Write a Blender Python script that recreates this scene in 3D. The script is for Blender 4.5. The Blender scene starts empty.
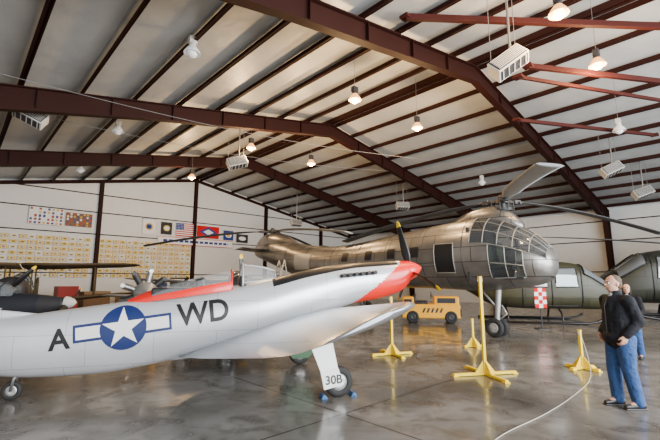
import bpy,bmesh,math,random
from mathutils import Vector,Matrix
random.seed(3)
YAW=math.radians(43.2); C=math.cos(YAW); S=math.sin(YAW)
def W(r,f,z=0): return Vector((C*r+S*f,-S*r+C*f,z))
def ang(deg): return math.radians(deg)-YAW
D=math.radians
scn=bpy.context.scene; COL=scn.collection
# ------------------------------------------------------------ materials
MC={}
def mat(name,col,rough=.5,metal=0.,var=0.,vs=3.,bump=0.,bs=20.,emit=None,es=0.,alpha=1.,trans=0.,spec=None,panel=None,coat=0.):
    if name in MC: return MC[name]
    m=bpy.data.materials.new(name); m.use_nodes=True; nt=m.node_tree; b=nt.nodes['Principled BSDF']
    b.inputs['Base Color'].default_value=(*col,1); b.inputs['Roughness'].default_value=rough; b.inputs['Metallic'].default_value=metal
    b.inputs['Coat Weight'].default_value=coat
    if spec is not None: b.inputs['Specular IOR Level'].default_value=spec
    tc=nt.nodes.new('ShaderNodeTexCoord'); last=None
    if var>0:
        n=nt.nodes.new('ShaderNodeTexNoise'); n.inputs['Scale'].default_value=vs; n.inputs['Detail'].default_value=5
        nt.links.new(tc.outputs['Object'],n.inputs['Vector'])
        mx=nt.nodes.new('ShaderNodeMix'); mx.data_type='RGBA'
        mx.inputs[6].default_value=(*[c*(1-var) for c in col],1); mx.inputs[7].default_value=(*[min(1,c*(1+var)) for c in col],1)
        nt.links.new(n.outputs['Fac'],mx.inputs[0]); last=mx.outputs[2]
        nt.links.new(last,b.inputs['Base Color'])
    if panel:
        br=nt.nodes.new('ShaderNodeTexBrick'); br.inputs['Scale'].default_value=1.; br.inputs['Mortar Size'].default_value=panel[2] if len(panel)>2 else .008
        br.inputs['Brick Width'].default_value=panel[0]; br.inputs['Row Height'].default_value=panel[1]; br.offset=.3
        k=panel[3] if len(panel)>3 else .86; q=panel[4] if len(panel)>4 else .35
        br.inputs['Color1'].default_value=(1,1,1,1); br.inputs['Color2'].default_value=(k,k,k*1.02,1); br.inputs['Mortar'].default_value=(q,q,q,1)
        sp=nt.nodes.new('ShaderNodeSeparateXYZ'); cb=nt.nodes.new('ShaderNodeCombineXYZ')
        nt.links.new(tc.outputs['Object'],sp.inputs[0]); nt.links.new(sp.outputs[0],cb.inputs[0]); nt.links.new(sp.outputs[2],cb.inputs[1])
        nt.links.new(cb.outputs[0],br.inputs['Vector'])
        m2=nt.nodes.new('ShaderNodeMix'); m2.data_type='RGBA'; m2.blend_type='MULTIPLY'; m2.inputs[0].default_value=1
        if last: nt.links.new(last,m2.inputs[6])
        else: m2.inputs[6].default_value=(*col,1)
        nt.links.new(br.outputs['Color'],m2.inputs[7]); nt.links.new(m2.outputs[2],b.inputs['Base Color'])
    if bump>0:
        n2=nt.nodes.new('ShaderNodeTexNoise'); n2.inputs['Scale'].default_value=bs; n2.inputs['Detail'].default_value=4
        nt.links.new(tc.outputs['Object'],n2.inputs['Vector'])
        bp=nt.nodes.new('ShaderNodeBump'); bp.inputs['Strength'].default_value=bump; bp.inputs['Distance'].default_value=.05
        nt.links.new(n2.outputs['Fac'],bp.inputs['Height']); nt.links.new(bp.outputs[0],b.inputs['Normal'])
    if emit: b.inputs['Emission Color'].default_value=(*emit,1); b.inputs['Emission Strength'].default_value=es
    if trans: b.inputs['Transmission Weight'].default_value=trans; b.inputs['IOR'].default_value=1.1
    if alpha<1: b.inputs['Alpha'].default_value=alpha
    MC[name]=m; return m
SILVER=mat('silver_paint',(.68,.70,.73),.28,.40,.05,1.5,panel=(.9,.45,.004,.94,.6))
SILVERW=mat('silver_paint_wing_shade',(.40,.42,.45),.28,.75,.08,1.2)  # darker copy of the fuselage silver, wing shading put into the colour
ALU=mat('bare_aluminium',(.30,.29,.275),.32,.70,.50,1.8,panel=(.95,.45,.011,.68,.18),bump=.25,bs=3)
ALU2=mat('dull_aluminium',(.44,.44,.43),.42,.5,.15,2)
RED=mat('red_paint',(.80,.008,.004),.3,coat=.3)
REDB=mat('maroon_steel',(.045,.008,.006),.65,spec=.2)
BLACK=mat('black_paint',(.010,.010,.012),.35)
DARK=mat('dark_grey',(.03,.03,.034),.5)
RUB=mat('tyre_rubber',(.015,.015,.015),.75,bump=.2)
NAVY=mat('insignia_blue',(.010,.024,.12),.4)
NAVYP=mat('dull_navy_paint',(.014,.018,.028),.55)
WHITE=mat('white_paint',(.82,.82,.8),.4)
OFFW=mat('offwhite_enamel',(.62,.61,.58),.5,var=.08)
GREYP=mat('light_grey_paint',(.33,.34,.35),.4,.3,var=.12)
YEL=mat('yellow_paint',(.88,.62,.006),.4,var=.08)
YELD=mat('yellow_vehicle_paint',(.88,.42,.004),.4,var=.1)
BROWN=mat('oxide_brown_steel',(.024,.0062,.0045),.65,var=.15,vs=2,spec=.15)
OLIVE=mat('olive_drab',(.050,.050,.025),.45,var=.25,panel=(1.0,.5,.014,.7,.3))
OLIVEG=mat('grey_green_paint',(.032,.036,.025),.45,var=.25,panel=(1.0,.5,.014,.7,.3))
GREEN=mat('zinc_green',(.06,.13,.07),.5)
GLASS=mat('clear_canopy',(.75,.8,.82),.05,alpha=.15)
DGLASS=mat('dark_glass',(.03,.035,.04),.06)
HGLASS=mat('cabin_glass',(.22,.25,.27),.08,.3)
TGLASS=mat('tinted_glazing',(.22,.25,.27),.06,alpha=.55)
CG=mat('cockpit_glass',(.05,.058,.065),.04,alpha=.5)
STEEL=mat('steel',(.35,.35,.35),.35,.8)
SKIN=mat('skin',(.55,.30,.21),.55,var=.06,vs=20)
HAIR=mat('greying_brown_hair',(.12,.085,.06),.8,bump=.5,bs=90)
JACK=mat('charcoal_jacket',(.012,.013,.017),.8,var=.3,vs=8,bump=.9,bs=9,spec=.2)
JACK2=mat('black_jacket',(.006,.006,.008),.8,bump=.8,bs=9,spec=.2)
JEANS=mat('blue_denim',(.022,.065,.19),.85,var=.4,vs=6,bump=.9,bs=10)
SHOE=mat('black_leather',(.012,.011,.011),.4)
SHIRT=mat('grey_shirt',(.3,.31,.33),.8)
ROPE=mat('white_rope',(.55,.52,.46),.8)
LIPS=mat('lips',(.40,.14,.11),.6)
TAN=mat('tan_canvas',(.085,.052,.022),.7,var=.25)
WOOD=mat('crate_wood',(.16,.09,.04),.7,var=.3,vs=6)
BLUEW=mat('blue_paint',(.04,.12,.28),.5)
# ------------------------------------------------------------ mesh builder
class MB:
    def __init__(s): s.v=[];s.f=[];s.m=[];s.s=[]
    def add(s,vs,fs,mi=0,sm=False):
        o=len(s.v); s.v+= [tuple(v) for v in vs]
        for f in fs: s.f.append([i+o for i in f]); s.m.append(mi); s.s.append(sm)
    def box(s,c,d,mi=0,rot=None):
        c=Vector(c); vs=[]
        for x in(-.5,.5):
            for y in(-.5,.5):
                for z in(-.5,.5):
                    p=Vector((x*d[0],y*d[1],z*d[2]))
                    if rot: p=rot@p
                    vs.append(c+p)
        s.add(vs,[(0,1,3,2),(4,6,7,5),(0,4,5,1),(2,3,7,6),(0,2,6,4),(1,5,7,3)],mi)
    def hexa(s,q0,q1,mi=0):
        vs=list(q0)+list(q1); n=len(q0)
        s.add(vs,[tuple(range(n))[::-1],tuple(range(n,2*n))]+[(i,(i+1)%n,(i+1)%n+n,i+n) for i in range(n)],mi)
    def cyl(s,p0,p1,r0,r1=None,n=16,mi=0,sm=True,caps=True):
        if r1 is None:r1=r0
        p0=Vector(p0);p1=Vector(p1);d=(p1-p0).normalized()
        a=d.orthogonal().normalized(); b=d.cross(a); vs=[]
        for p,r in((p0,r0),(p1,r1)):
            for i in range(n):
                t=2*math.pi*i/n; vs.append(p+a*r*math.cos(t)+b*r*math.sin(t))
        s.add(vs,[(i,(i+1)%n,(i+1)%n+n,i+n) for i in range(n)],mi,sm)
        if caps: s.add(vs[:n],[tuple(range(n))[::-1]],mi); s.add(vs[n:],[tuple(range(n))],mi)
    def sph(s,c,r,mi=0,nu=16,nv=10,rot=None):
        if not hasattr(r,'__len__'): r=(r,r,r)
        c=Vector(c); vs=[];fs=[]
        for j in range(1,nv):
            ph=math.pi*j/nv
            for i in range(nu):
                th=2*math.pi*i/nu; p=Vector((r[0]*math.sin(ph)*math.cos(th),r[1]*math.sin(ph)*math.sin(th),r[2]*math.cos(ph)))
                if rot: p=rot@p
                vs.append(c+p)
        top=Vector((0,0,r[2])); 
        if rot: top=rot@top
        vs.append(c+top); vs.append(c-top); T=len(vs)-2;B=T+1
        for j in range(nv-2):
            for i in range(nu):
                k=(i+1)%nu; fs.append((j*nu+i,(j+1)*nu+i,(j+1)*nu+k,j*nu+k))
        for i in range(nu):
            k=(i+1)%nu; fs.append((T,i,k)); fs.append((B,(nv-2)*nu+k,(nv-2)*nu+i))
        s.add(vs,fs,mi,True)
    def lathe(s,prof,p,axis,n=24,mi=0,sm=True):
        p=Vector(p);d=Vector(axis).normalized(); a=d.orthogonal().normalized(); b=d.cross(a); vs=[];fs=[]
        for t,r in prof:
            for i in range(n):
                th=2*math.pi*i/n; vs.append(p+d*t+(a*math.cos(th)+b*math.sin(th))*max(r,1e-4))
        for j in range(len(prof)-1):
            for i in range(n):
                k=(i+1)%n; fs.append((j*n+i,j*n+k,(j+1)*n+k,(j+1)*n+i))
        s.add(vs,fs,mi,sm)
    def tube(s,pts,r,n=8,mi=0):
        pts=[Vector(p) for p in pts]; vs=[];fs=[]; up=None
        for k,p in enumerate(pts):
            d=(pts[min(k+1,len(pts)-1)]-pts[max(k-1,0)]).normalized()
            if up is None: up=d.orthogonal().normalized()
            up=(up-d*up.dot(d)).normalized(); b=d.cross(up)
            for i in range(n):
                th=2*math.pi*i/n; vs.append(p+(up*math.cos(th)+b*math.sin(th))*r)
        for j in range(len(pts)-1):
            for i in range(n):
                k=(i+1)%n; fs.append((j*n+i,j*n+k,(j+1)*n+k,(j+1)*n+i))
        fs.append(tuple(range(n))[::-1]); fs.append(tuple(range((len(pts)-1)*n,len(pts)*n)))
        s.add(vs,fs,mi,True)
    def wheel(s,c,r,w,axis=(0,1,0),mi=0,mh=1):
        ax=Vector(axis).normalized(); p=Vector(c)-ax*w/2
        pr=[(w*.1,r*.55),(w*.02,r*.6),(0,r*.8),(w*.12,r*.95),(w*.3,r),(w*.7,r),(w*.88,r*.95),(w,r*.8),(w*.98,r*.6),(w*.9,r*.55)]
        s.lathe(pr,p,ax,24,mi)
        s.lathe([(w*.2,.001),(w*.15,r*.3),(w*.1,r*.56),(w*.9,r*.56),(w*.85,r*.3),(w*.8,.001)],p,ax,20,mh)
    def obj(s,name,mats,parent=None,bevel=0,fix=True):
        me=bpy.data.meshes.new(name); me.from_pydata(s.v,[],s.f)
        for m in mats: me.materials.append(m)
        for p,mi,sm in zip(me.polygons,s.m,s.s): p.material_index=min(mi,len(mats)-1); p.use_smooth=sm
        if fix:
            bm=bmesh.new(); bm.from_mesh(me); bmesh.ops.recalc_face_normals(bm,faces=bm.faces); bm.to_mesh(me); bm.free()
        o=bpy.data.objects.new(name,me); COL.objects.link(o)
        if parent: o.parent=parent
        if bevel:
            b=o.modifiers.new('bevel','BEVEL'); b.width=bevel; b.segments=2; b.limit_method='ANGLE'
        return o
def top(o,label,cat,group=None,kind=None):
    o['label']=label; o['category']=cat
    if group:o['group']=group
    if kind:o['kind']=kind
    return o
def struct(o): o['kind']='structure'; return o
def empty(name,loc,rz,label,cat,group=None):
    e=bpy.data.objects.new(name,None); COL.objects.link(e); e.location=loc; e.rotation_euler=(0,0,rz); e.empty_display_size=.3
    return top(e,label,cat,group)
# ------------------------------------------------------------ loft
class Loft:
    def __init__(s,st,n=2.2): s.st=[tuple(t)+((n,) if len(t)<5 else ()) for t in st]
    def ev(s,x):
        st=s.st
        if x<=st[0][0]: return st[0][1:]
        if x>=st[-1][0]: return st[-1][1:]
        for i in range(len(st)-1):
            if st[i][0]<=x<=st[i+1][0]: break
        p0=st[max(i-1,0)];p1=st[i];p2=st[i+1];p3=st[min(i+2,len(st)-1)]
        h=p2[0]-p1[0]; t=(x-p1[0])/h; out=[]
        for k in range(1,5):
            m1=(p2[k]-p0[k])/max(1e-6,p2[0]-p0[0])*h; m2=(p3[k]-p1[k])/max(1e-6,p3[0]-p1[0])*h
            out.append((2*t**3-3*t*t+1)*p1[k]+(t**3-2*t*t+t)*m1+(-2*t**3+3*t*t)*p2[k]+(t**3-t*t)*m2)
        return out
    def pt(s,x,a,off=0):
        zc,hh,hw,n=s.ev(x); c=math.cos(a);q=math.sin(a)
        return Vector((x,(hw+off)*math.copysign(abs(c)**(2/n),c),zc+(hh+off)*math.copysign(abs(q)**(2/n),q)))
    def side(s,x,z,sd=-1,off=0):
        zc,hh,hw,n=s.ev(x); k=min(.999,abs((z-zc)/hh)); return Vector((x,sd*(hw*(1-k**n)**(1/n)+off),z))
    def mesh(s,name,mats,parent,fn=None,nx=60,nr=32,skip=None):
        x0=s.st[0][0];x1=s.st[-1][0]; mb=MB(); vs=[]
        for i in range(nx+1):
            x=x0+(x1-x0)*i/nx
            for j in range(nr): vs.append(s.pt(x,2*math.pi*j/nr))
        mb.v=[tuple(v) for v in vs]
        for i in range(nx):
            for j in range(nr):
                k=(j+1)%nr; f=[i*nr+j,i*nr+k,(i+1)*nr+k,(i+1)*nr+j]
                c=sum((vs[q] for q in f),Vector())/4
                if skip and skip(x0+(x1-x0)*(i+.5)/nx,(j+.5)*360/nr): continue
                mb.f.append(f); mb.m.append(fn(c) if fn else 0); mb.s.append(True)
        mb.f.append(list(range(nr))); mb.m.append(0); mb.s.append(True)
        mb.f.append(list(range(nx*nr,nx*nr+nr))); mb.m.append(fn(Vector((x1,0,s.ev(x1)[0]))) if fn else 0); mb.s.append(True)
        return mb.obj(name,mats,parent)
    def patch(s,mb,x0,x1,a0,a1,off=.01,nx=12,na=12,mi=0):
        vs=[];fs=[]
        for i in range(nx+1):
            for j in range(na+1): vs.append(s.pt(x0+(x1-x0)*i/nx,a0+(a1-a0)*j/na,off))
        for i in range(nx):
            for j in range(na):
                q=i*(na+1)+j; fs.append((q,q+1,q+na+2,q+na+1))
        mb.add(vs,fs,mi,True)
    def polys(s,mb,polys,sd=-1,off=.006,mi=0):
        for pts in polys:
            bm=bmesh.new(); vs=[bm.verts.new((p[0],0,p[1])) for p in pts]; bm.faces.new(vs)
            bmesh.ops.triangulate(bm,faces=bm.faces)
            for _ in range(3):
                es=[e for e in bm.edges if e.calc_length()>.08]
                if es: bmesh.ops.subdivide_edges(bm,edges=es,cuts=1); bmesh.ops.triangulate(bm,faces=bm.faces)
            bm.verts.index_update()
            mb.add([s.side(v.co.x,v.co.z,sd,off) for v in bm.verts],[[v.index for v in f.verts] for f in bm.faces],mi,True); bm.free()
def text_polys(txt,size,u0,w0,tilt=0,bold=.0,sx=1.):
    cu=bpy.data.curves.new('t','FONT'); cu.body=txt; cu.size=size; cu.align_x='CENTER'; cu.align_y='CENTER'; cu.offset=bold
    o=bpy.data.objects.new('t',cu); COL.objects.link(o)
    dg=bpy.context.evaluated_depsgraph_get(); me=bpy.data.meshes.new_from_object(o.evaluated_get(dg))
    out=[]; c=math.cos(tilt);q=math.sin(tilt)
    for p in me.polygons:
        out.append([(u0+me.vertices[i].co.x*sx*c-me.vertices[i].co.y*q, w0+me.vertices[i].co.x*sx*q+me.vertices[i].co.y*c) for i in p.vertices])
    bpy.data.objects.remove(o); bpy.data.meshes.remove(me); return out
def wing(name,secs,mats,parent,fn=None,na=14,low=.7):
    mb=MB(); vs=[]; N=2*na
    for (y,xl,zl,xt,zt,th) in secs:
        d=Vector((xt-xl,0,zt-zl)); ch=d.length; nrm=Vector((-(zt-zl),0,xt-xl)).normalized()
        if nrm.z<0: nrm=-nrm
        def th_(t): return 5*th*ch*(.2969*math.sqrt(t)-.126*t-.3516*t*t+.2843*t**3-.1036*t**4)
        for k in range(N):
            if k<=na: t=(1-math.cos(math.pi*k/na))/2; sg=1
            else: t=(1-math.cos(math.pi*(N-k)/na))/2; sg=-low
            vs.append(Vector((xl,y,zl))+d*t+nrm*sg*th_(t))
    mb.v=[tuple(v) for v in vs]
    for i in range(len(secs)-1):
        for k in range(N):
            q=(k+1)%N; f=[i*N+k,i*N+q,(i+1)*N+q,(i+1)*N+k]; mb.f.append(f); mb.s.append(True)
            c=sum((vs[a] for a in f),Vector())/4; mb.m.append(fn(c) if fn else 0)
    for i in(0,len(secs)-1): mb.f.append([i*N+k for k in range(N)]); mb.m.append(0); mb.s.append(False)
    return mb.obj(name,mats,parent)
def blade(name,mats,parent,hub,ax1,length,ch,axis,root=.05,tipmi=None,droop=0,twist=25,th=.12,nseg=14,taper=.6,pitch=None):
    a=Vector(ax1).normalized(); n=Vector(axis).normalized(); t=n.cross(a); mb=MB(); vs=[];M=8
    for i in range(nseg+1):
        u=i/nseg; r=root+(length-root)*u; c=ch*(.35+.65*min(1,u*5))*(1-(1-taper)*max(0,u-.4)/.6)
        if i==nseg and taper<1: c*=.5
        tw=math.radians(twist*(1-u)+twist*.3) if pitch is None else math.radians(pitch)
        cd=t*math.cos(tw)+n*math.sin(tw); nd=n*math.cos(tw)-t*math.sin(tw)
        p=Vector(hub)+a*r-n*droop*u**1.5
        for k in range(M):
            q=2*math.pi*k/M; vs.append(p+cd*c/2*math.cos(q)+nd*c*th/2*math.sin(q))
    mb.v=[tuple(v) for v in vs]
    for i in range(nseg):
        for k in range(M):
            q=(k+1)%M; mb.f.append([i*M+k,i*M+q,(i+1)*M+q,(i+1)*M+k]); mb.m.append(1 if (tipmi and i>=nseg-2) else 0); mb.s.append(True)
    mb.f.append(list(range(M)));mb.m.append(0);mb.s.append(False); mb.f.append([nseg*M+k for k in range(M)]);mb.m.append(0);mb.s.append(False)
    return mb.obj(name,mats,parent)
# ------------------------------------------------------------ setting
RX=13.3; HW=17.7; ZR=9.75; ZE=6.5; YB=29.6; YF=-8.5; FR=[6.4,14.1,21.8]
SL=(ZR-ZE)/HW
def roofz(x): return ZR-SL*abs(x-RX)
fm=bpy.data.materials.new('polished_concrete'); fm.use_nodes=True; nt=fm.node_tree; b=nt.nodes['Principled BSDF']; L=nt.links
tc=nt.nodes.new('ShaderNodeTexCoord')
def noise(sc,det=6,dist=0):
    n=nt.nodes.new('ShaderNodeTexNoise'); n.inputs['Scale'].default_value=sc; n.inputs['Detail'].default_value=det; n.inputs['Distortion'].default_value=dist
    L.new(tc.outputs['Object'],n.inputs['Vector']); return n
def ramp(src,stops):
    r=nt.nodes.new('ShaderNodeValToRGB'); e=r.color_ramp.elements
    e[0].position=stops[0][0]; e[0].color=(*stops[0][1],1); e[1].position=stops[-1][0]; e[1].color=(*stops[-1][1],1)
    for p,c in stops[1:-1]: q=e.new(p); q.color=(*c,1)
    L.new(src,r.inputs[0]); return r
n1=noise(.5,8,.8); n2=noise(2.6,10,.8); n3=noise(14,4)
r1=ramp(n1.outputs['Fac'],[(.32,(.09,.083,.074)),(.5,(.155,.146,.134)),(.66,(.25,.242,.23))])
r2=ramp(n2.outputs['Fac'],[(.34,(.42,.39,.36)),(.5,(.88,.87,.86)),(.6,(1,1,1))])
mx=nt.nodes.new('ShaderNodeMix'); mx.data_type='RGBA'; mx.blend_type='MULTIPLY'; mx.inputs[0].default_value=.85
L.new(r1.outputs[0],mx.inputs[6]); L.new(r2.outputs[0],mx.inputs[7])
br=nt.nodes.new('ShaderNodeTexBrick'); br.offset=0; br.inputs['Scale'].default_value=1; br.inputs['Brick Width'].default_value=3.8; br.inputs['Row Height'].default_value=3.8; br.inputs['Mortar Size'].default_value=.014
br.inputs['Color1'].default_value=(1,1,1,1);br.inputs['Color2'].default_value=(.93,.93,.93,1);br.inputs['Mortar'].default_value=(.3,.29,.28,1)
L.new(tc.outputs['Object'],br.inputs['Vector'])
m3=nt.nodes.new('ShaderNodeMix'); m3.data_type='RGBA'; m3.blend_type='MULTIPLY'; m3.inputs[0].default_value=1
L.new(mx.outputs[2],m3.inputs[6]); L.new(br.outputs['Color'],m3.inputs[7]); L.new(m3.outputs[2],b.inputs['Base Color'])
r3=ramp(n2.outputs['Fac'],[(.3,(.30,.30,.30)),(.7,(.07,.07,.07))]); L.new(r3.outputs[0],b.inputs['Roughness'])
bp=nt.nodes.new('ShaderNodeBump'); bp.inputs['Strength'].default_value=.03; L.new(n3.outputs['Fac'],bp.inputs['Height']); L.new(bp.outputs[0],b.inputs['Normal'])
mb=MB(); mb.box(((RX),(YB+YF)/2,-.1),(2*HW,YB-YF,.2)); struct(mb.obj('floor',[fm]))
mb=MB(); mb.box((RX,YF-20,-.12),(90,40,.2)); top(mb.obj('apron',[mat('apron_concrete',(.45,.44,.42),.8,var=.15)]),'pale concrete apron outside the open hangar door','pavement',kind='structure')
wm=mat('white_wall_panel',(.76,.77,.76),.6,var=.05,bump=.15,bs=1.5)
cm=mat('ceiling_insulation',(.50,.52,.525),.40,var=.20,vs=1.2,bump=.5,bs=1.6)
mb=MB(); t=.12
prof=[(RX-HW,0),(RX+HW,0),(RX+HW,ZE),(RX,ZR),(RX-HW,ZE)]
mb.hexa([Vector((x,YB,z)) for x,z in prof],[Vector((x,YB+t,z)) for x,z in prof]); struct(mb.obj('wall_back',[wm]))
mb=MB(); mb.box((RX+HW+t/2,(YB+YF)/2,ZE/2),(t,YB-YF,ZE)); struct(mb.obj('wall_right',[wm]))
mb=MB(); mb.box((RX-HW-t/2,(YB+YF)/2,ZE/2),(t,YB-YF,ZE)); struct(mb.obj('wall_left',[wm]))
mb=MB()
for sg in(-1,1):
    q=[Vector((RX,YF,ZR)),Vector((RX+sg*HW,YF,ZE)),Vector((RX+sg*HW,YF,ZE+.1)),Vector((RX,YF,ZR+.1))]
    mb.hexa(q,[v+Vector((0,YB-YF,0)) for v in q])
struct(mb.obj('ceiling',[cm]))
def ibeam(mb,p0,p1,d0,d1,fw=.26,dr=Vector((0,0,-1)),side=Vector((0,1,0))):
    ft=.035
    for (a0,a1,b0,b1,w) in((0,ft,0,ft,fw),(ft,d0-ft,ft,d1-ft,.03),(d0-ft,d0,d1-ft,d1,fw)):
        q0=[p0+dr*a0-side*w/2,p0+dr*a0+side*w/2,p0+dr*a1+side*w/2,p0+dr*a1-side*w/2]
        q1=[p1+dr*b0-side*w/2,p1+dr*b0+side*w/2,p1+dr*b1+side*w/2,p1+dr*b1-side*w/2]
        mb.hexa(q0,q1)
for y in FR+[-1.3]:
    e=empty('roof_truss',(RX,y,0),0,'tall oxide-brown steel portal truss spanning the hangar roof','roof truss','roof trusses')
    for sg in(-1,1):
        mb=MB(); zt=ZR-.22; ze=ZE-.22
        ibeam(mb,Vector((0,0,zt)),Vector((sg*8.5,0,zt-SL*8.5)),.62,.62)
        ibeam(mb,Vector((sg*8.5,0,zt-SL*8.5)),Vector((sg*(HW-.15),0,zt-SL*(HW-.15))),.62,.9)
        for k in range(1,9): mb.box((sg*k*2,0,zt-SL*k*2-.31),(.02,.24,.56))
        mb.obj('rafter',[BROWN],e)
        mb=MB(); ibeam(mb,Vector((sg*(HW-.05),0,0)),Vector((sg*(HW-.05),0,ze+.05)),.4,.85,dr=Vector((-sg,0,0)))
        mb.box((sg*(HW-.35),0,.02),(.7,.4,.04)); mb.obj('column',[BROWN],e)
for k in range(-11,12):
    x=RX+k*1.55 if k else RX
    mb=MB(); z=roofz(x)-.02; y0,y1=YF+.1,YB-.05; L_=y1-y0; yc=(y0+y1)/2
    mb.box((0,0,-.11),(.03,L_,.2)); mb.box((.04,0,-.02),(.10,L_,.02)); mb.box((-.04,0,-.2),(.10,L_,.02))
    if k==0: mb.box((.3,0,-.16),(.025,L_,.2)); mb.box((-.3,0,-.16),(.025,L_,.2))
    o=mb.obj('roof_purlin',[BROWN]); o.location=(x,yc,z); top(o,'long dark brown steel purlin running under the white roof','roof beam','roof purlins')
for i in range(-2,3):
    x=RX+6.55*i; mb=MB(); ibeam(mb,Vector((x,YB-.02,0)),Vector((x,YB-.02,roofz(x)-.25)),.28,.28,.22,Vector((0,-1,0)),Vector((1,0,0)))
    struct(mb.obj('trim_%d'%(i+3),[BROWN]))
gi=6
for z in(2.2,4.75,6.2,7.4):
    hw=HW if z<ZE else (ZR-z)/SL-.3
    mb=MB(); mb.box((RX,YB-.04,z),(2*hw-.2,.07,.06)); struct(mb.obj('trim_%d'%gi,[BROWN])); gi+=1
for z in(2.3,4.3,5.6):
    mb=MB(); mb.box((RX+HW-.06,(YB+YF)/2,z),(.08,YB-YF-.4,.06)); struct(mb.obj('trim_%d'%gi,[BROWN])); gi+=1
mb=MB()
q=[Vector((RX-HW,YB-.14,ZE-.12)),Vector((RX,YB-.14,ZR-.12)),Vector((RX+HW,YB-.14,ZE-.12))]
for a,b_ in((q[0],q[1]),(q[1],q[2])): mb.hexa([a,a+Vector((0,.12,0)),a+Vector((0,.12,-.22)),a+Vector((0,0,-.22))],[b_,b_+Vector((0,.12,0)),b_+Vector((0,.12,-.22)),b_+Vector((0,0,-.22))])
struct(mb.obj('trim_%d'%gi,[BROWN]))
for p,q,r in((W(5.43,10.19,7.5),W(10.9,11.18,7.45),.07),(W(5.3,10.5,7.35),W(10.9,12.0,7.3),.05),(W(6.6,13.4,7.3),W(12.4,14.6,7.2),.06),(W(2.0,9.6,8.55),W(9.0,9.5,8.2),.08)):
    mb=MB(); d=(q-p); mb.box((p+q)/2,(d.length,r*1.6,r*2),0,d.to_track_quat('X','Z').to_matrix()); mb.box(p,(.25,.25,.08)); mb.box(q,(.25,.25,.08))
    top(mb.obj('steel_strut',[REDB],bevel=.01),'maroon painted steel strut slung between roof trusses','steel beam','maroon roof struts')
CAB=mat('cable_grey',(.25,.25,.25),.6)
for a,b_ in((W(-9,9,6.9),W(4,17,7.0)),(W(-10,13,7.3),W(3,20,7.3))):
    mb=MB(); pts=[a.lerp(b_,i/20)-Vector((0,0,.35*math.sin(math.pi*i/20))) for i in range(21)]; mb.tube(pts,.007,6)
    top(mb.obj('hanging_cable',[CAB]),'thin grey cable strung below the roof','cable')
# ------------------------------------------------------------ lamps
LAMPON=mat('lamp_glow',(1,.8,.5),.4,emit=(1,.66,.30),es=18)
LAMPREF=mat('prismatic_reflector_painted_halo',(.6,.4,.2),.3,emit=(1,.38,.08),es=2.4)  # orange emission on the reflector stands in for the halo round the bulb
LAMPOFF=mat('lamp_lens_painted_glow',(.75,.78,.78),.15,emit=(1,1,1),es=.15)  # lamps are off; a faint glow is put into their material
def lamp(x,y,z,on):
    e=empty('high_bay_lamp',(x,y,z),0,'lit warm high-bay lamp hanging on a rod' if on else 'unlit high-bay lamp with prismatic dome hanging on a rod','lamp')
    mb=MB(); mb.cyl((0,0,.5),(0,0,roofz(x)-z),.007,n=6); mb.obj('rod',[STEEL],e)
    mb=MB(); mb.cyl((0,0,.26),(0,0,.5),.09,.07,16); mb.box((0,0,.42),(.2,.14,.18)); mb.obj('housing',[DARK if on else OFFW],e)
    mb=MB(); mb.lathe([(.30,.07),(.24,.10),(.16,.16),(.08,.205),(.05,.21),(.07,.195),(.16,.145),(.24,.085),(.29,.055)],(0,0,0),(0,0,1)); mb.obj('reflector',[LAMPREF if on else LAMPOFF],e)
    mb=MB(); mb.sph((0,0,.06),(.13,.13,.12)); mb.obj('bulb',[LAMPON if on else LAMPOFF],e)
    if on:
        l=bpy.data.lights.new('lamp_light','POINT'); l.energy=560; l.color=(1,.62,.28); l.shadow_soft_size=.18
        o=bpy.data.objects.new('lamp_light',l); COL.objects.link(o); o.parent=e; o.location=(0,0,-.34)
for x,y in((9.2,2.4),(12.3,2.4),(9.0,8.4),(12.5,8.4),(9.1,14.8),(12.6,14.8),(9.4,21.5)): lamp(x,y,7.45,True)
for x,y in((3.92,9.36),(4.17,16.6),(4.4,24),(17.1,2.9),(21,10)): lamp(x,y,7.0 if x>15 else 7.4,False)
def heater(x,y,z,rz,tilt=25,roll=0,k=1.):
    e=empty('unit_heater',(x,y,z),rz,'white boxy gas unit heater hung from the roof','heater','roof heaters')
    R=Matrix.Rotation(math.radians(roll),3,'Y')@Matrix.Rotation(math.radians(tilt),3,'X')
    mb=MB(); mb.box((0,0,0),(.85*k,.36*k,.42*k),0,R); mb.obj('casing',[OFFW],e,bevel=.015)
    mb=MB()
    mb.box(R@Vector((0,-.185*k,0)),(.78*k,.02,.36*k),0,R); mb.box(R@Vector((0,0,-.212*k)),(.76*k,.28*k,.012),0,R)
    for j in range(7): mb.box(R@Vector((0,-.205*k,(-.15+.05*j)*k)),(.74*k,.05,.012),1,R@Matrix.Rotation(.5,3,'X'))
    for j in range(5): mb.box(R@Vector(((-.32+.16*j)*k,0,-.222*k)),(.02,.28*k,.02),1,R)
    mb.obj('louver',[DARK,OFFW],e)
    for sx in(-.35,.35): mb=MB(); p=R@Vector((sx*k,0,.15)); mb.cyl(p,(p.x,p.y,roofz(x)-z-.05),.008,n=6); mb.obj('hanger_rod',[STEEL],e)
    mb=MB(); mb.cyl((.1,.1,.1),(.1,.1,roofz(x)-z-.05),.03,n=10); mb.obj('flue_pipe',[STEEL],e)
for x,y,z,rz,ti,ro in((9.14,3.54,6.8,-.9,-25,-35),(1.3,15.1,6.8,-.3,-25,25),(8.6,15.1,6.8,-.3,-20,-20),(21.2,15.6,6.6,-.6,-25,0),(21,4,6.6,-.9,-20,-25),(24.5,3.5,6.0,-.9,-20,-20),(18.4,23.3,6.0,-.2,-25,0)): heater(x,y,z,rz,ti,ro)
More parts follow.
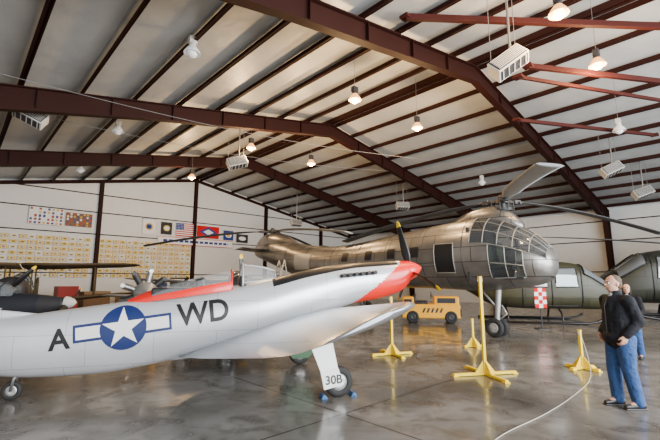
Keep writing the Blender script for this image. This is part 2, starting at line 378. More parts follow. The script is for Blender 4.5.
# ------------------------------------------------------------ wall displays
pl=[mat('plaque_yellow',(.82,.52,.06),.6),mat('plaque_cream',(.80,.66,.28),.6),mat('plaque_white',(.85,.85,.8),.6)]
meshes=[]
for i in range(3):
    mb=MB(); mb.box((0,0,0),(.34,.03,.24),0); mb.box((0,-.018,0),(.22,.01,.13),1); mb.box((0,-.024,.0),(.14,.006,.07),2); o=mb.obj('wall_plaque',[pl[i],pl[(i+2)%3],mat('plaque_ink',(.2,.14,.05),.7)]); meshes.append(o.data); bpy.data.objects.remove(o)
for c in range(30):
    for r in range(8):
        x=.75+c*.42; z=2.05+r*.325
        if abs(x-6.75)<.2 or abs(x-13.3)<.2 : continue
        o=bpy.data.objects.new('wall_plaque',meshes[random.choice([0,0,1,2])]); COL.objects.link(o); o.location=(x,YB-.09,z)
        top(o,'small yellow and cream plaque in rows on the white wall','plaque','wall plaques')
def panelobj(name,x0,x1,z0,z1,fn,mats,label,cat,nx=40,nz=26,wave=.02,board=False):
    mb=MB();vs=[]
    for i in range(nx+1):
        for j in range(nz+1):
            u=i/nx;v=j/nz; vs.append((x0+(x1-x0)*u,YB-.125+wave*math.sin(u*14)*(1.2-v),z0+(z1-z0)*v))
    mb.v=vs
    for i in range(nx):
        for j in range(nz):
            q=i*(nz+1)+j; mb.f.append([q,q+1,q+nz+2,q+nz+1]); mb.m.append(fn((i+.5)/nx,(j+.5)/nz)); mb.s.append(False)
    if board: n=len(mats)-1; mb.box(((x0+x1)/2,YB-.0605,(z0+z1)/2),(x1-x0,.12,z1-z0),n)
    else:
        mb.box(((x0+x1)/2,YB-.0605,z1),(x1-x0+.04,.12,.04),1)
    o=mb.obj(name,mats); return top(o,label,cat)
FR_=mat('flag_red',(.60,.012,.015),.8,spec=.1);FW_=mat('flag_white',(.92,.92,.92),.8);FB_=mat('flag_blue',(.02,.04,.25),.8);FY_=mat('flag_gold',(.7,.5,.08),.8);FK_=mat('flag_black',(.03,.03,.03),.8)
def usf(u,v):
    if u<.4 and v>.46: return 1 if (int(u*40)%3==1 and int(v*26)%3==1) else 2
    return 0 if int(v*13)%2==0 else 1
panelobj('national_flag',11.9,13.35,5.05,6.05,usf,[FR_,FW_,FB_],'striped red and white flag with starred blue canton on the wall','flag')
def ark(u,v):
    d=abs(u-.5)/.42+abs(v-.5)/.44
    return 1 if d<.55 else 2 if d<.95 else 0
panelobj('state_flag',13.55,15.4,5.05,6.0,ark,[FR_,FW_,FB_],'red flag with blue-edged white diamond on the wall','flag')
def seal(u,v):
    d=math.hypot((u-.5),(v-.5)*1.2); return 1 if d<.2 else 2 if d<.3 else 0
panelobj('unit_banner',9.5,10.4,5.02,6.1,seal,[FW_,FB_,FY_],'white banner with round blue and gold emblem','banner')
panelobj('unit_banner',10.8,11.6,5.1,6.0,seal,[FK_,FW_,FY_],'small black banner with pale round emblem','banner')
panelobj('unit_banner',15.8,16.7,5.02,5.8,seal,[FB_,FY_,FW_],'small blue banner with gold round emblem','banner')
panelobj('service_flag',17.0,18.1,4.9,5.6,seal,[FK_,FW_,FW_],'black flag with white round emblem','flag')
panelobj('long_banner',10.6,16.6,4.38,4.96,lambda u,v:0 if (v>.92 or v<.06) else (2 if (int(u*60)%4<3 and .36<v<.64 and .06<u<.94) else 1),[FR_,FW_,FB_],'long white banner strip with red borders on the wall','banner',nx=120)
random.seed(8); cells={}
pm=[mat('patch_blue',(.05,.08,.25),.7),mat('patch_red',(.4,.06,.05),.7),FY_,FW_,mat('patch_brown',(.25,.13,.06),.8)]
patches_b=False
def patches(u,v):
    k=(int(u*8),int(v*5)); cells.setdefault(k,random.randrange(4)); du=(u*8)%1-.5; dv=(v*5)%1-.5
    return cells[k] if math.hypot(du,dv)<.36 else (4 if patches_b else 3)
panelobj('patch_board',3.0,4.75,5.1,6.15,patches,pm,'white board covered with colourful round unit patches','display board',wave=0,board=True)
patches_b=True
panelobj('patch_board',4.9,6.35,5.15,6.0,patches,pm,'brown board covered with colourful unit patches','display board',wave=0,board=True)
# ------------------------------------------------------------ silver fighter
P=empty('fighter_plane',W(-4.46,5.98),ang(17.5),'silver propeller fighter with red nose and star insignia on grey floor','airplane')
FL=Loft([(-1.6,.84,.18,.05),(-1.2,.80,.26,.12),(-.6,.76,.36,.2),(0,.74,.43,.28),(.6,.77,.48,.33),(1.2,.82,.51,.37),(2,.93,.50,.40),(3,1.10,.49,.43),(3.6,1.22,.48,.44),(4.2,1.40,.45,.42),(5,1.61,.375,.37),(5.6,1.685,.345,.33),(5.95,1.74,.31,.28),(6.12,1.78,.275,.245),(6.22,1.82,.225,.205)],2.3)
def pcol(c):
    zc=FL.ev(c.x)[0]; top_=c.z>zc+FL.ev(c.x)[1]*.72
    if top_ and 3.6<c.x<5.95: return 2
    if c.x> 5.03+ (c.z-1.25)*1.3: return 1
    return 0
FL.mesh('fuselage',[SILVER,RED,BLACK],P,pcol,300,72)
mb=MB(); mb.lathe([(0,.205),(.06,.198),(.14,.172),(.23,.128),(.32,.07),(.39,0)],(6.2,0,1.855),(1,0,.2),24); mb.obj('spinner',[RED],P)
for a in(97,-22,-142):
    aa=math.radians(a); d=Vector((-.2*math.sin(aa),-math.cos(aa),math.sin(aa)))
    blade('propeller_blade',[BLACK,YEL],P,(6.32,0,1.88),d,1.0,.17,(1,0,.2),.1,tipmi=1,twist=35)
secs=[(-.2,5.0,1.12,2.15,.50,.10),(-.5,4.92,1.17,2.22,.54,.105),(-1.2,4.86,1.23,2.50,.63,.11),(-2.0,4.81,1.31,2.82,.75,.11),(-2.7,4.76,1.38,3.10,.86,.11),(-3.0,4.70,1.41,3.24,.92,.11),(-3.22,4.60,1.42,3.36,.98,.105),(-3.36,4.45,1.40,3.52,1.06,.10),(-3.43,4.25,1.36,3.72,1.15,.08)]
wing('wing',secs,[SILVERW],P,low=.8,na=18); wing('wing',[(-s[0],)+s[1:] for s in secs],[SILVERW],P,low=.8,na=18)
def wq(s,f,o): return Vector((s[1]+(s[3]-s[1])*f,s[0],s[2]+(s[4]-s[2])*f+o*(s[1]-s[3])))
def tk(f,th): return 5*th*(.2969*math.sqrt(f)-.126*f-.3516*f*f+.2843*f**3-.1036*f**4)
for f,a,b_ in((.80,1,6),(.25,1,6)):
    mb=MB(); mb.tube([wq(secs[k],f,tk(f,secs[k][5])*1.01) for k in range(a,b_)],.005,6); mb.obj('wing_panel_line',[DARK],P)
SC=Loft([(1.7,.55,.05,.12),(2.0,.53,.10,.18),(2.7,.60,.10,.2),(3.3,.72,.10,.2),(3.4,.74,.08,.18)],2.6)
SC.mesh('radiator_scoop',[SILVER],P,None,20,20)
st=[(-.1,-.35,.95,-1.25,.85,.10),(-1.0,-.5,.97,-1.2,.87,.10),(-1.35,-.62,.97,-1.18,.89,.09),(-1.42,-.8,.97,-1.08,.92,.08)]
wing('stabilizer',st,[SILVERW],P); wing('stabilizer',[(-s[0],)+s[1:] for s in st],[SILVERW],P)
mb=MB()
fin=[(.3,1.17),(-.3,1.25),(-.65,1.5),(-.95,2.15),(-1.2,2.2),(-1.55,2.1),(-1.7,.9)]
mb.hexa([Vector((x,-.03,z)) for x,z in fin],[Vector((x,.03,z)) for x,z in fin]); mb.obj('fin',[SILVER],P,bevel=.02)
CN=Loft([(1.35,1.30,.06,.08),(1.7,1.36,.16,.20),(2.1,1.42,.23,.27),(2.5,1.48,.28,.30),(2.85,1.53,.31,.29),(2.95,1.55,.31,.28)],2.)
mb=MB(); CN.patch(mb,1.6,2.93,D(18),D(162),0,24,20); mb.obj('canopy',[GLASS],P)
mb=MB()
CN.patch(mb,1.38,2.93,D(-4),D(22),.012,24,6); CN.patch(mb,1.38,2.93,D(158),D(184),.012,24,6)
mb.tube([CN.pt(2.92,math.radians(x),.01) for x in range(-5,186,10)],.010,8)
CN.patch(mb,1.35,1.7,D(10),D(170),.01,6,16)
mb.obj('canopy_frame',[RED],P)
WS=Loft([(3.08,1.58,.38,.26),(3.3,1.61,.34,.25),(3.55,1.67,.22,.20),(3.7,1.71,.10,.14)],2.)
mb=MB(); WS.patch(mb,3.08,3.64,math.radians(10),math.radians(170),0,10,16); mb.obj('windshield',[GLASS],P)
mb=MB()
mb.tube([WS.pt(3.09,math.radians(x),.005) for x in range(0,181,10)],.018,8)
for a in(8,62,118,172): mb.tube([WS.pt(3.08+.56*i/8,math.radians(a),.005) for i in range(9)],.014,6)
mb.tube([WS.pt(3.64,math.radians(x),.005) for x in range(8,173,12)],.014,8)
mb.obj('windshield_frame',[ALU2],P)
mb=MB(); mb.box((2.45,0,1.52),(.14,.38,.38),0,Matrix.Rotation(-.2,3,'Y')); mb.box((2.6,0,1.42),(.4,.38,.1)); mb.box((2.0,0,1.45),(.6,.34,.22)); mb.box((3.1,0,1.66),(.12,.4,.18)); mb.box((2.75,0,1.5),(.5,.42,.1)); mb.obj('seat',[BLACK],P,bevel=.03)
for sd in(-1,1):
    for k in range(6):
        mb=MB(); x=4.85+.12*k; p=FL.side(x,1.76+.012*k,sd,-.01); mb.cyl(p,p+Vector((-.09,sd*.07,-.01)),.04,.034,10); mb.obj('exhaust_stack',[DARK],P)
tilt=math.radians(7); cx,cz=1.38,.985
def rot(pts): return [(cx+x*math.cos(tilt)-z*math.sin(tilt),cz+x*math.sin(tilt)+z*math.cos(tilt)) for x,z in pts]
mb=MB()
circ=lambda r,n=40:[(r*math.cos(2*math.pi*i/n),r*math.sin(2*math.pi*i/n)) for i in range(n)]
R0=.315
FL.polys(mb,[rot([(-.66,-.125),(.66,-.125),(.66,.125),(-.66,.125)])],-1,.004,0)
FL.polys(mb,[rot([(-.625,-.085),(.625,-.085),(.625,.085),(-.625,.085)])],-1,.007,1)
FL.polys(mb,[rot(circ(R0))],-1,.010,0)
def starpts(R): return [((R if i%2==0 else R*.382)*math.cos(math.pi/2+i*math.pi/5),(R if i%2==0 else R*.382)*math.sin(math.pi/2+i*math.pi/5)) for i in range(10)]
stp=starpts(R0*.94)
for i in range(5): FL.polys(mb,[rot([(0,0),stp[(2*i-1)%10],stp[2*i],stp[2*i+1]])],-1,.013,1)
mb.obj('star_insignia',[NAVY,WHITE],P)
mb=MB(); FL.polys(mb,text_polys('WD',.46,2.50,1.17,tilt,.010,.93),-1,.006); mb.obj('code_letters',[BLACK],P)
mb=MB(); FL.polys(mb,text_polys('A',.40,.56,.83,tilt,.010,.95),-1,.006); mb.obj('code_letter',[BLACK],P)
for sd in(-1,1):
    w=Vector((4.41,sd*1.23,.215)); t0=Vector((4.12,sd*1.18,1.02))
    mb=MB(); mb.wheel(w,.215,.13,(0,1,0)); mb.obj('wheel',[RUB,ALU2],P)
    mb=MB(); mb.cyl(t0,w+Vector((-.03,-sd*.1,.05)),.035,.028,12); mb.cyl(w+Vector((-.03,-sd*.1,.05)),w,.03,n=10); mb.obj('gear_leg',[STEEL if sd<0 else GREEN],P)
    mb=MB(); yo=sd*.11
    A=[Vector((3.88,sd*1.2+yo*.4,.98)),Vector((4.27,sd*1.2+yo*.4,1.0)),Vector((4.36,sd*1.24+yo,.45)),Vector((4.46,sd*1.24+yo,.20)),Vector((4.16,sd*1.24+yo,.14)),Vector((4.10,sd*1.24+yo,.40))]
    mb.hexa(A,[p+Vector((0,sd*.02,0)) for p in A]); mb.obj('gear_door',[WHITE if sd<0 else GREEN],P,bevel=.005)
# inner door, port side, green inside
mb=MB(); A=[Vector((4.0,.42,.95)),Vector((4.5,.42,1.05)),Vector((4.5,.50,.34)),Vector((4.42,.52,.24)),Vector((4.12,.52,.24)),Vector((4.02,.50,.34))]
mb.hexa(A,[p+Vector((0,.02,0)) for p in A]); mb.obj('inner_gear_door',[GREEN],P,bevel=.005)
mb=MB()
for p in text_polys('30B',.165,4.30,.27,.05,.004,1.0): mb.add([Vector((x,-1.375,z)) for x,z in p],[tuple(range(len(p)))])
mb.obj('door_number',[BLACK],P)
mb=MB(); mb.wheel((-.05,0,.13),.13,.08); mb.obj('tail_wheel',[RUB,ALU2],P)
mb=MB(); mb.tube([(-.05,.06,.13),(-.02,.06,.3),(.15,0,.5)],.02); mb.tube([(-.05,-.06,.13),(-.02,-.06,.3),(.15,0,.5)],.02); mb.obj('tail_gear_leg',[STEEL],P)
def chock(loc,rz,m,lab):
    mb=MB(); q=[(-.05,0),(.05,0),(.012,.055),(-.03,.055)]
    mb.hexa([Vector((x,-.08,z)) for x,z in q],[Vector((x,.08,z)) for x,z in q]); mb.cyl((0,.08,.02),(0,.12,.02),.008,n=6)
    o=mb.obj('wheel_chock',[m],bevel=.004); o.location=loc; o.rotation_euler=(0,0,rz); top(o,lab,'wheel chock','wheel chocks')
P_m=Matrix.Translation(P.location)@Matrix.Rotation(ang(17.5),4,'Z')
chock(P_m@Vector((4.63,-1.23,0)),ang(17.5)+math.pi,BLUEW,'small blue wheel chock against the fighter tyre'); chock(P_m@Vector((4.19,-1.23,0)),ang(17.5),BLUEW,'small blue wheel chock against the fighter tyre')
# ------------------------------------------------------------ tandem helicopter
H=empty('tandem_rotor_helicopter',W(6.3-15.3*.68,11.2+15.3*.733),ang(-47.1),'bare metal banana-shaped tandem rotor helicopter with glazed nose','helicopter')
hs=[(15.32,2.18,.14,.14),(15.24,2.18,.36,.38),(15.05,2.22,.58,.60),(14.7,2.32,.79,.76),(14.2,2.44,.98,.89),(13.5,2.53,1.14,1.0),(12.4,2.52,1.13,1.06),(11,2.48,1.05,1.06),(9.5,2.42,.97,1.02),(8,2.34,.90,.98),(6.5,2.34,.86,.92),(5,2.48,.84,.82),(3.5,2.80,.78,.68),(2.2,3.08,.68,.55),(1,3.28,.52,.40),(.2,3.35,.36,.22),(0,3.35,.28,.15)]
HL=Loft(hs[::-1],2.1)
GX0,GX1,GA=13.25,15.2,12
def gskip(x,a):
    if GX0<x<GX1 and GA<a<180-GA: return True
    return 13.8<x<14.7 and (a>318 or a<GA or 180-GA<a<222)
HL.mesh('fuselage',[ALU],H,None,383,60,skip=gskip)
for a0,a1 in((GA,88),(92,180-GA)):
    mb=MB(); HL.patch(mb,GX0,GX1,D(a0),D(a1),.008,24,20,0); mb.obj('cockpit_glazing',[CG],H)
for a0,a1 in((-42,GA-1),(181-GA,222)):
    mb=MB(); HL.patch(mb,13.8,14.7,D(a0),D(a1),.008,8,8,0); mb.obj('chin_window',[CG],H)
HFR=mat('glazing_frame_metal',(.28,.28,.27),.45,.5)
mb=MB()
for a in(GA,34,54,72,90,108,126,146,180-GA): mb.tube([HL.pt(GX0+(GX1-GX0)*i/18,D(a),.012) for i in range(19)],.014,6)
for x in(GX0,13.65,14.05,14.45,14.85,GX1): mb.tube([HL.pt(x,D(a),.012) for a in range(GA,181-GA,6)],.016,6)
for x in(13.8,14.25,14.7):
    mb.tube([HL.pt(x,D(a),.012) for a in range(-42,14,5)],.016,6); mb.tube([HL.pt(x,D(180-a),.012) for a in range(-42,14,5)],.016,6)
for a in(-42,-15,12): mb.tube([HL.pt(13.8+.09*i,D(a),.012) for i in range(11)],.016,6); mb.tube([HL.pt(13.8+.09*i,D(180-a),.012) for i in range(11)],.016,6)
mb.obj('glazing_frame',[HFR],H)
mb=MB(); mb.box((13.15,0,2.5),(.06,1.8,1.6)); mb.box((13.9,0,1.75),(1.5,1.3,.06)); mb.box((14.7,0,2.2),(.25,.8,.4)); mb.obj('cockpit_interior',[DARK],H)
for y in(-.42,.42): mb=MB(); mb.box((13.75,y,2.1),(.45,.45,.12)); mb.box((13.55,y,2.5),(.1,.45,.75),0,Matrix.Rotation(-.12,3,'Y')); mb.obj('pilot_seat',[mat('seat_green',(.04,.055,.03),.7)],H,bevel=.03)
def rectpart(nm,x0,x1,z0,z1,m,off=.02): mb=MB(); HL.polys(mb,[[(x0,z0),(x1,z0),(x1,z1),(x0,z1)]],-1,off); return mb.obj(nm,[m],H)
rectpart('doorway',12.1,12.72,1.95,2.82,BLACK)
mb=MB()
for z in (1.93,2.84): mb.tube([HL.side(12.08+.66*i/6,z,-1,.025) for i in range(7)],.015,6)
for x in (12.08,12.74): mb.tube([HL.side(x,1.93+.91*i/8,-1,.025) for i in range(9)],.015,6)
mb.obj('door_frame',[HFR],H)
for x in(11.3,10.3,9.2,7.9): rectpart('cabin_window',x-.17,x+.17,2.45,2.8,BLACK)
rectpart('access_panel',10.9,11.25,1.8,2.1,ALU2); rectpart('access_panel',4.4,5.6,2.2,2.9,ALU2); rectpart('access_panel',9.6,10.3,1.75,2.15,HFR)
for x in(3.6,5.2,7.0,8.6,10.0,11.6,13.0):
    mb=MB(); mb.tube([HL.pt(x,D(a),.003) for a in range(0,361,8)],.010,5); mb.obj('frame_seam',[DARK],H)
mb=MB(); mb.tube([HL.side(3.6+.5*i,HL.ev(3.6+.5*i)[0]-.35,-1,.004) for i in range(19)],.010,5); mb.obj('frame_seam',[DARK],H)
FP=Loft([(12.3,3.55,.15,.2),(12.9,3.62,.32,.34),(13.8,3.62,.36,.36),(14.3,3.42,.22,.25),(14.5,3.3,.1,.1)],2.2); FP.mesh('mast_fairing',[ALU],H,None,20,20)
RP=Loft([(.2,3.65,.2,.15),(.8,3.7,.45,.3),(1.8,3.7,.5,.38),(2.9,3.55,.4,.34),(3.8,3.4,.1,.1)],2.2); RP.mesh('rear_pylon',[ALU],H,None,20,20)
BL=mat('rotor_blade_paint',(.30,.31,.32),.45,var=.15); BLD=mat('dark_rotor_blade',(.06,.06,.06),.5,var=.1)
for hx,hz,dr,angs,ln in((13.92,4.12,.45,(-58.6,63,183),5.7),(1.5,4.3,.7,(-8,112,232),6.7)):
    mb=MB(); mb.cyl((hx,0,hz-.6),(hx,0,hz+.12),.09,n=16); mb.cyl((hx,0,hz-.06),(hx,0,hz+.08),.2,n=20); mb.sph((hx,0,hz+.14),(.12,.12,.08))
    mb.cyl((hx,0,hz-.3),(hx,0,hz-.22),.28,n=20); mb.cyl((hx,0,hz-.42),(hx,0,hz-.38),.22,n=20)
    for k in angs:
        a=D(k); d=Vector((math.cos(a),math.sin(a),0)); p=Vector((hx,0,hz)); mb.cyl(p+d*.15,p+d*.75,.065,.05,10)
        s_=Vector((-d.y,d.x,0))
        for off in(.12,-.12): q=p+d*.3+s_*off; mb.cyl(q,q-Vector((0,0,.28)),.018,n=6)
        mb.box(p+d*.5,(.2,.2,.12),0,Matrix.Rotation(a,3,'Z')); mb.cyl(p+d*.55+s_*.16-Vector((0,0,.03)),p+d*.55-s_*.16-Vector((0,0,.03)),.04,n=10)
    mb.obj('rotor_hub',[DARK],H)
    for i,k in enumerate(angs):
        a=D(k); blade('rotor_blade',[BL if i==0 else BLD],H,(hx,0,hz),(math.cos(a),math.sin(a),0),ln if i==0 else 6.6,.46,(0,0,1),.6,droop=dr if i==0 else .8,pitch=-10 if i==0 else 6,th=.12,nseg=20,taper=1.)
mb=MB(); mb.wheel((13.5,-.17,.28),.28,.18); mb.obj('nose_wheel',[RUB,ALU2],H); mb=MB(); mb.wheel((13.5,.17,.28),.28,.18); mb.obj('nose_wheel',[RUB,ALU2],H)
mb=MB(); mb.cyl((13.5,0,.28),(13.62,0,1.45),.07,.09,14); mb.cyl((13.5,-.3,.28),(13.5,.3,.28),.035,n=10); mb.tube([(13.6,0,.8),(13.05,0,1.42)],.035); mb.tube([(13.55,.08,.5),(13.8,.08,.7),(13.65,.08,.95)],.025); mb.obj('nose_gear_leg',[ALU2],H)
for sd in(-1,1):
    mb=MB(); mb.wheel((6.6,sd*1.75,.4),.4,.22); mb.obj('main_wheel',[RUB,ALU2],H)
    mb=MB(); w=(6.6,sd*1.6,.42); mb.tube([w,(6.6,sd*1.35,.9),(6.6,sd*.85,2.2)],.06); mb.tube([w,(7.6,sd*.7,1.6)],.04); mb.tube([w,(5.8,sd*.7,1.8)],.04); mb.obj('main_gear_leg',[ALU2],H)
for sd in(-1,1): wing('tail_fin',[(sd*.4,2.0,3.3,.7,3.2,.1),(sd*1.8,1.7,3.35,.7,3.3,.1)],[ALU],H)
# ------------------------------------------------------------ olive helicopters
def huey(loc,rz,paint,label,bang,sc=1.):
    e=empty('utility_helicopter',loc,rz,label,'helicopter'); e.scale=(sc,sc,sc)
    B=Loft([(0,2.35,.16,.12,2.4),(3,2.15,.24,.2,2.4),(5.8,1.95,.36,.32,2.6),(6.6,1.8,.6,.6,3),(7.4,1.6,.88,1.0,3.6),(8.4,1.53,.97,1.2,4),(10,1.52,.98,1.25,4),(10.9,1.45,.90,1.20,3.6),(11.6,1.20,.66,1.05,3),(12.1,1.06,.46,.82,2.7),(12.4,1.0,.26,.5,2.5),(12.48,.98,.08,.2,2.4)])
    B.mesh('fuselage',[paint],e,None,90,40)
    E=Loft([(5.6,2.35,.12,.2),(6.3,2.5,.35,.45),(7.6,2.6,.45,.55),(8.8,2.65,.42,.5),(9.6,2.5,.2,.35)],3.); E.mesh('engine_cowling',[paint],e,None,24,24)
    for a0,a1 in((20,86),(94,160)):
        mb=MB(); B.patch(mb,10.9,11.75,D(a0),D(a1),.015,10,10); mb.obj('windscreen',[HGLASS],e)
        mb=MB(); mb.tube([B.pt(10.9,D(a0+(a1-a0)*i/10),.02) for i in range(11)]+[B.pt(10.9+.85*i/8,D(a1),.02) for i in range(9)]+[B.pt(11.75,D(a1+(a0-a1)*i/10),.02) for i in range(11)]+[B.pt(11.75-.85*i/8,D(a0),.02) for i in range(9)],.03,5); mb.obj('windscreen_frame',[BLACK],e)
    for a0,a1 in((-28,-4),(184,208)): mb=MB(); B.patch(mb,11.7,12.15,D(a0),D(a1),.015,5,5); mb.obj('chin_window',[HGLASS],e)
    for sd in(-1,1):
        for x0,x1 in((7.7,8.5),(8.75,9.55),(9.85,10.65)):
            mb=MB(); B.polys(mb,[[(x0,1.45),(x1,1.45),(x1-.05,2.2),(x0,2.2)]],sd,.015); mb.obj('side_window',[HGLASS],e)
            mb=MB(); q=[(x0,1.45),(x1,1.45),(x1-.05,2.2),(x0,2.2),(x0,1.45)]; mb.tube([B.side(q[i][0]+(q[i+1][0]-q[i][0])*j/5,q[i][1]+(q[i+1][1]-q[i][1])*j/5,sd,.02) for i in range(4) for j in range(5)],.022,5); mb.obj('window_frame',[BLACK],e)
        for x in(7.6,8.62,9.7,10.78): mb=MB(); mb.tube([B.side(x,.70+.16*i,sd,.01) for i in range(11)],.022,5); mb.obj('door_seam',[BLACK],e)
        mb=MB(); mb.tube([B.side(7.6+.318*i,.70,sd,.01) for i in range(11)],.02,5); mb.obj('door_sill',[BLACK],e)
        mb=MB(); mb.tube([(7.0,sd*1.3,.05),(10.8,sd*1.3,.05),(11.2,sd*1.3,.12),(11.4,sd*1.3,.25)],.05); mb.obj('skid',[BLACK],e)
    for x in(8,10): mb=MB(); mb.tube([(x,-1.3,.05),(x,-1.1,.4),(x,-.5,.66),(x,.5,.66),(x,1.1,.4),(x,1.3,.05)],.04); mb.obj('skid_strut',[BLACK],e)
    mb=MB(); mb.cyl((8.7,0,2.9),(8.7,0,3.65),.08); mb.box((8.7,0,3.6),(.5,.25,.15)); mb.obj('rotor_mast',[DARK],e)
    for k in(0,1): a=D(bang+180*k); blade('rotor_blade',[BLD],e,(8.7,0,3.62),(math.cos(a),math.sin(a),0),7.0,.5,(0,0,1),.3,droop=.5,twist=4,th=.1,taper=1)
    mb=MB(); q=[(0,2.3),(.5,2.3),(.1,3.4),(-.4,3.5),(-.5,3.3)]; mb.hexa([Vector((x,-.05,z)) for x,z in q],[Vector((x,.05,z)) for x,z in q]); mb.obj('tail_fin',[paint],e)
    return e
n=(11.9,16.7); a=-16; huey(W(n[0]-12.45*math.cos(D(a)),n[1]-12.45*math.sin(D(a))),ang(a),OLIVE,'olive drab utility helicopter parked beyond the metal one',6)
n=(12.9,20.0); a=158; k=1.25; huey(W(n[0]-12.45*k*math.cos(D(a)),n[1]-12.45*k*math.sin(D(a))),ang(a),OLIVEG,'large grey-green utility helicopter behind the visitors',75,k)
# ------------------------------------------------------------ generic aircraft
def plane(loc,rz,mats,label,sc=1.,radial=True,high=False,biplane=False,prop=90,gear=1.,star=None):
    e=empty('propeller_plane',loc,rz,label,'airplane'); e.scale=(sc,sc,sc)
    F=Loft([(0,1.05,.16,.06),(1.2,1.1,.32,.2),(2.8,1.25,.5,.38),(4.4,1.45,.62,.48),(5.4,1.6,.62,.52),(6.1,1.68,.60,.58),(6.6,1.7,.58,.57),(6.75,1.7,.5,.5),(6.8,1.7,.3,.3)] if radial else
      [(0,1.05,.16,.06),(1.2,1.1,.3,.2),(2.8,1.25,.45,.34),(4.4,1.45,.55,.42),(5.4,1.55,.48,.4),(6.3,1.62,.34,.3),(6.9,1.66,.2,.2)],2.2)
    F.mesh('fuselage',[mats[0],mats[2]],e,lambda c:1 if c.x>6.1 else 0,60,28)
    if star:
        mb=MB(); sp=starpts(.34)
        for i in range(5): F.polys(mb,[[(star[0]+x,star[1]+z) for x,z in ((0,0),sp[(2*i-1)%10],sp[2*i],sp[2*i+1])]],-1,.012)
        mb.obj('star_insignia',[WHITE],e)
    def ww(z0,di): 
        s=[(.1,5.5,z0+.1,3.7,z0-.1,.13),(1.5,5.45,z0+.1+di,3.75,z0-.08+di,.13),(4.2,5.3,z0+.15+di*3,4.0,z0+di*3,.12),(4.8,5.1,z0+.15+di*3.3,4.2,z0+.05+di*3.3,.1),(5.0,4.9,z0+.12+di*3.4,4.5,z0+.08+di*3.4,.08)]
        wing('wing',s,[mats[1]],e); wing('wing',[(-q[0],)+q[1:] for q in s],[mats[1]],e)
    if high: ww(2.15,.03)
    else: ww(1.05,.1)
    if biplane: ww(2.75,.02)
    if biplane or high:
        for y in(-3,3,-.5,.5):
            for xx,zz in((5.2,1.2),(4.2,1.1)):
                mb=MB(); mb.tube([(xx,y if biplane else math.copysign(.45,y),zz+(.1*abs(y)*.6 if biplane else 0)),(xx,y,2.78 if biplane else 2.2)],.03); mb.obj('wing_strut',[mats[1]],e)
    s=[(.05,.9,1.15,-.1,1.1,.1),(1.5,.6,1.18,-.05,1.14,.1),(1.7,.4,1.18,.1,1.16,.08)]
    wing('stabilizer',s,[mats[1]],e); wing('stabilizer',[(-q[0],)+q[1:] for q in s],[mats[1]],e)
    mb=MB(); q=[(1.3,1.35),(.5,1.6),(.1,2.3),(-.3,2.35),(-.5,2.0),(-.4,1.05),(0,1.0)]; mb.hexa([Vector((x,-.04,z)) for x,z in q],[Vector((x,.04,z)) for x,z in q]); mb.obj('fin',[mats[0]],e,bevel=.02)
    Cn=Loft([(2.7,1.65,.1,.15),(3.2,1.8,.35,.3),(4.2,1.95,.5,.36),(4.9,1.95,.42,.34),(5.3,1.95,.15,.2)],2.2)
    mb=MB(); Cn.patch(mb,2.75,5.25,0,math.pi,0,20,16); mb.obj('canopy',[TGLASS],e)
    mb=MB()
    for x in(3.1,3.7,4.3,4.9): mb.tube([Cn.pt(x,D(k),.01) for k in range(0,181,12)],.02,6)
    mb.obj('canopy_frame',[mats[0]],e)
    xn=6.8 if radial else 6.9
    mb=MB(); mb.lathe([(-.02,.22),(.1,.2),(.25,.12),(.34,.0)],(xn,0,1.7),(1,0,0),20); mb.obj('spinner',[mats[3]],e)
    for k in range(3 if radial else 2):
        a=D(prop+k*(120 if radial else 180)); blade('propeller_blade',[BLACK,YEL],e,(xn+.08,0,1.7),(0,math.cos(a),math.sin(a)),1.35 if radial else 1.0,.22,(1,0,0),.1,tipmi=1,twist=35)
    for sd in(-1,1):
        mb=MB(); mb.wheel((5.3,sd*1.3,.32),.32,.2); mb.obj('wheel',[RUB,mats[3]],e)
        mb=MB(); mb.tube([(5.3,sd*1.18,.32),(5.2,sd*1.1,1.15)],.06); mb.obj('gear_leg',[mats[0]],e)
    mb=MB(); mb.wheel((.5,0,.14),.14,.08); mb.obj('tail_wheel',[RUB,ALU2],e); mb=MB(); mb.tube([(.5,.05,.14),(.6,0,.9)],.025); mb.obj('tail_gear_leg',[STEEL],e)
    return e
def put(rf,a,*args,**k):
    return plane(W(rf[0]-5*k.get('sc',1)*math.cos(D(a)),rf[1]-5*k.get('sc',1)*math.sin(D(a))),ang(a),*args,**k)
put((-11.4,14.8),-62,[OLIVE,TAN,DARK,DARK],'olive biplane trainer with brown wings near the plaque wall',sc=.80,biplane=True,prop=50)
put((-7.6,9.6),8,[NAVYP,ALU2,DARK,OFFW],'small dark navy aircraft with white star and pale spinner',sc=.68,radial=False,prop=30,star=(4.8,1.45))
put((-3.1,13.7),-72,[OLIVEG,ALU2,DARK,DARK],'dark grey radial-engine warplane behind the silver fighter',sc=.82,prop=95)
put((-6.4,19.4),-98,[OLIVE,ALU2,DARK,DARK],'olive liaison plane with high silver wing near the plaque wall',sc=.76,high=True,radial=False,prop=60)
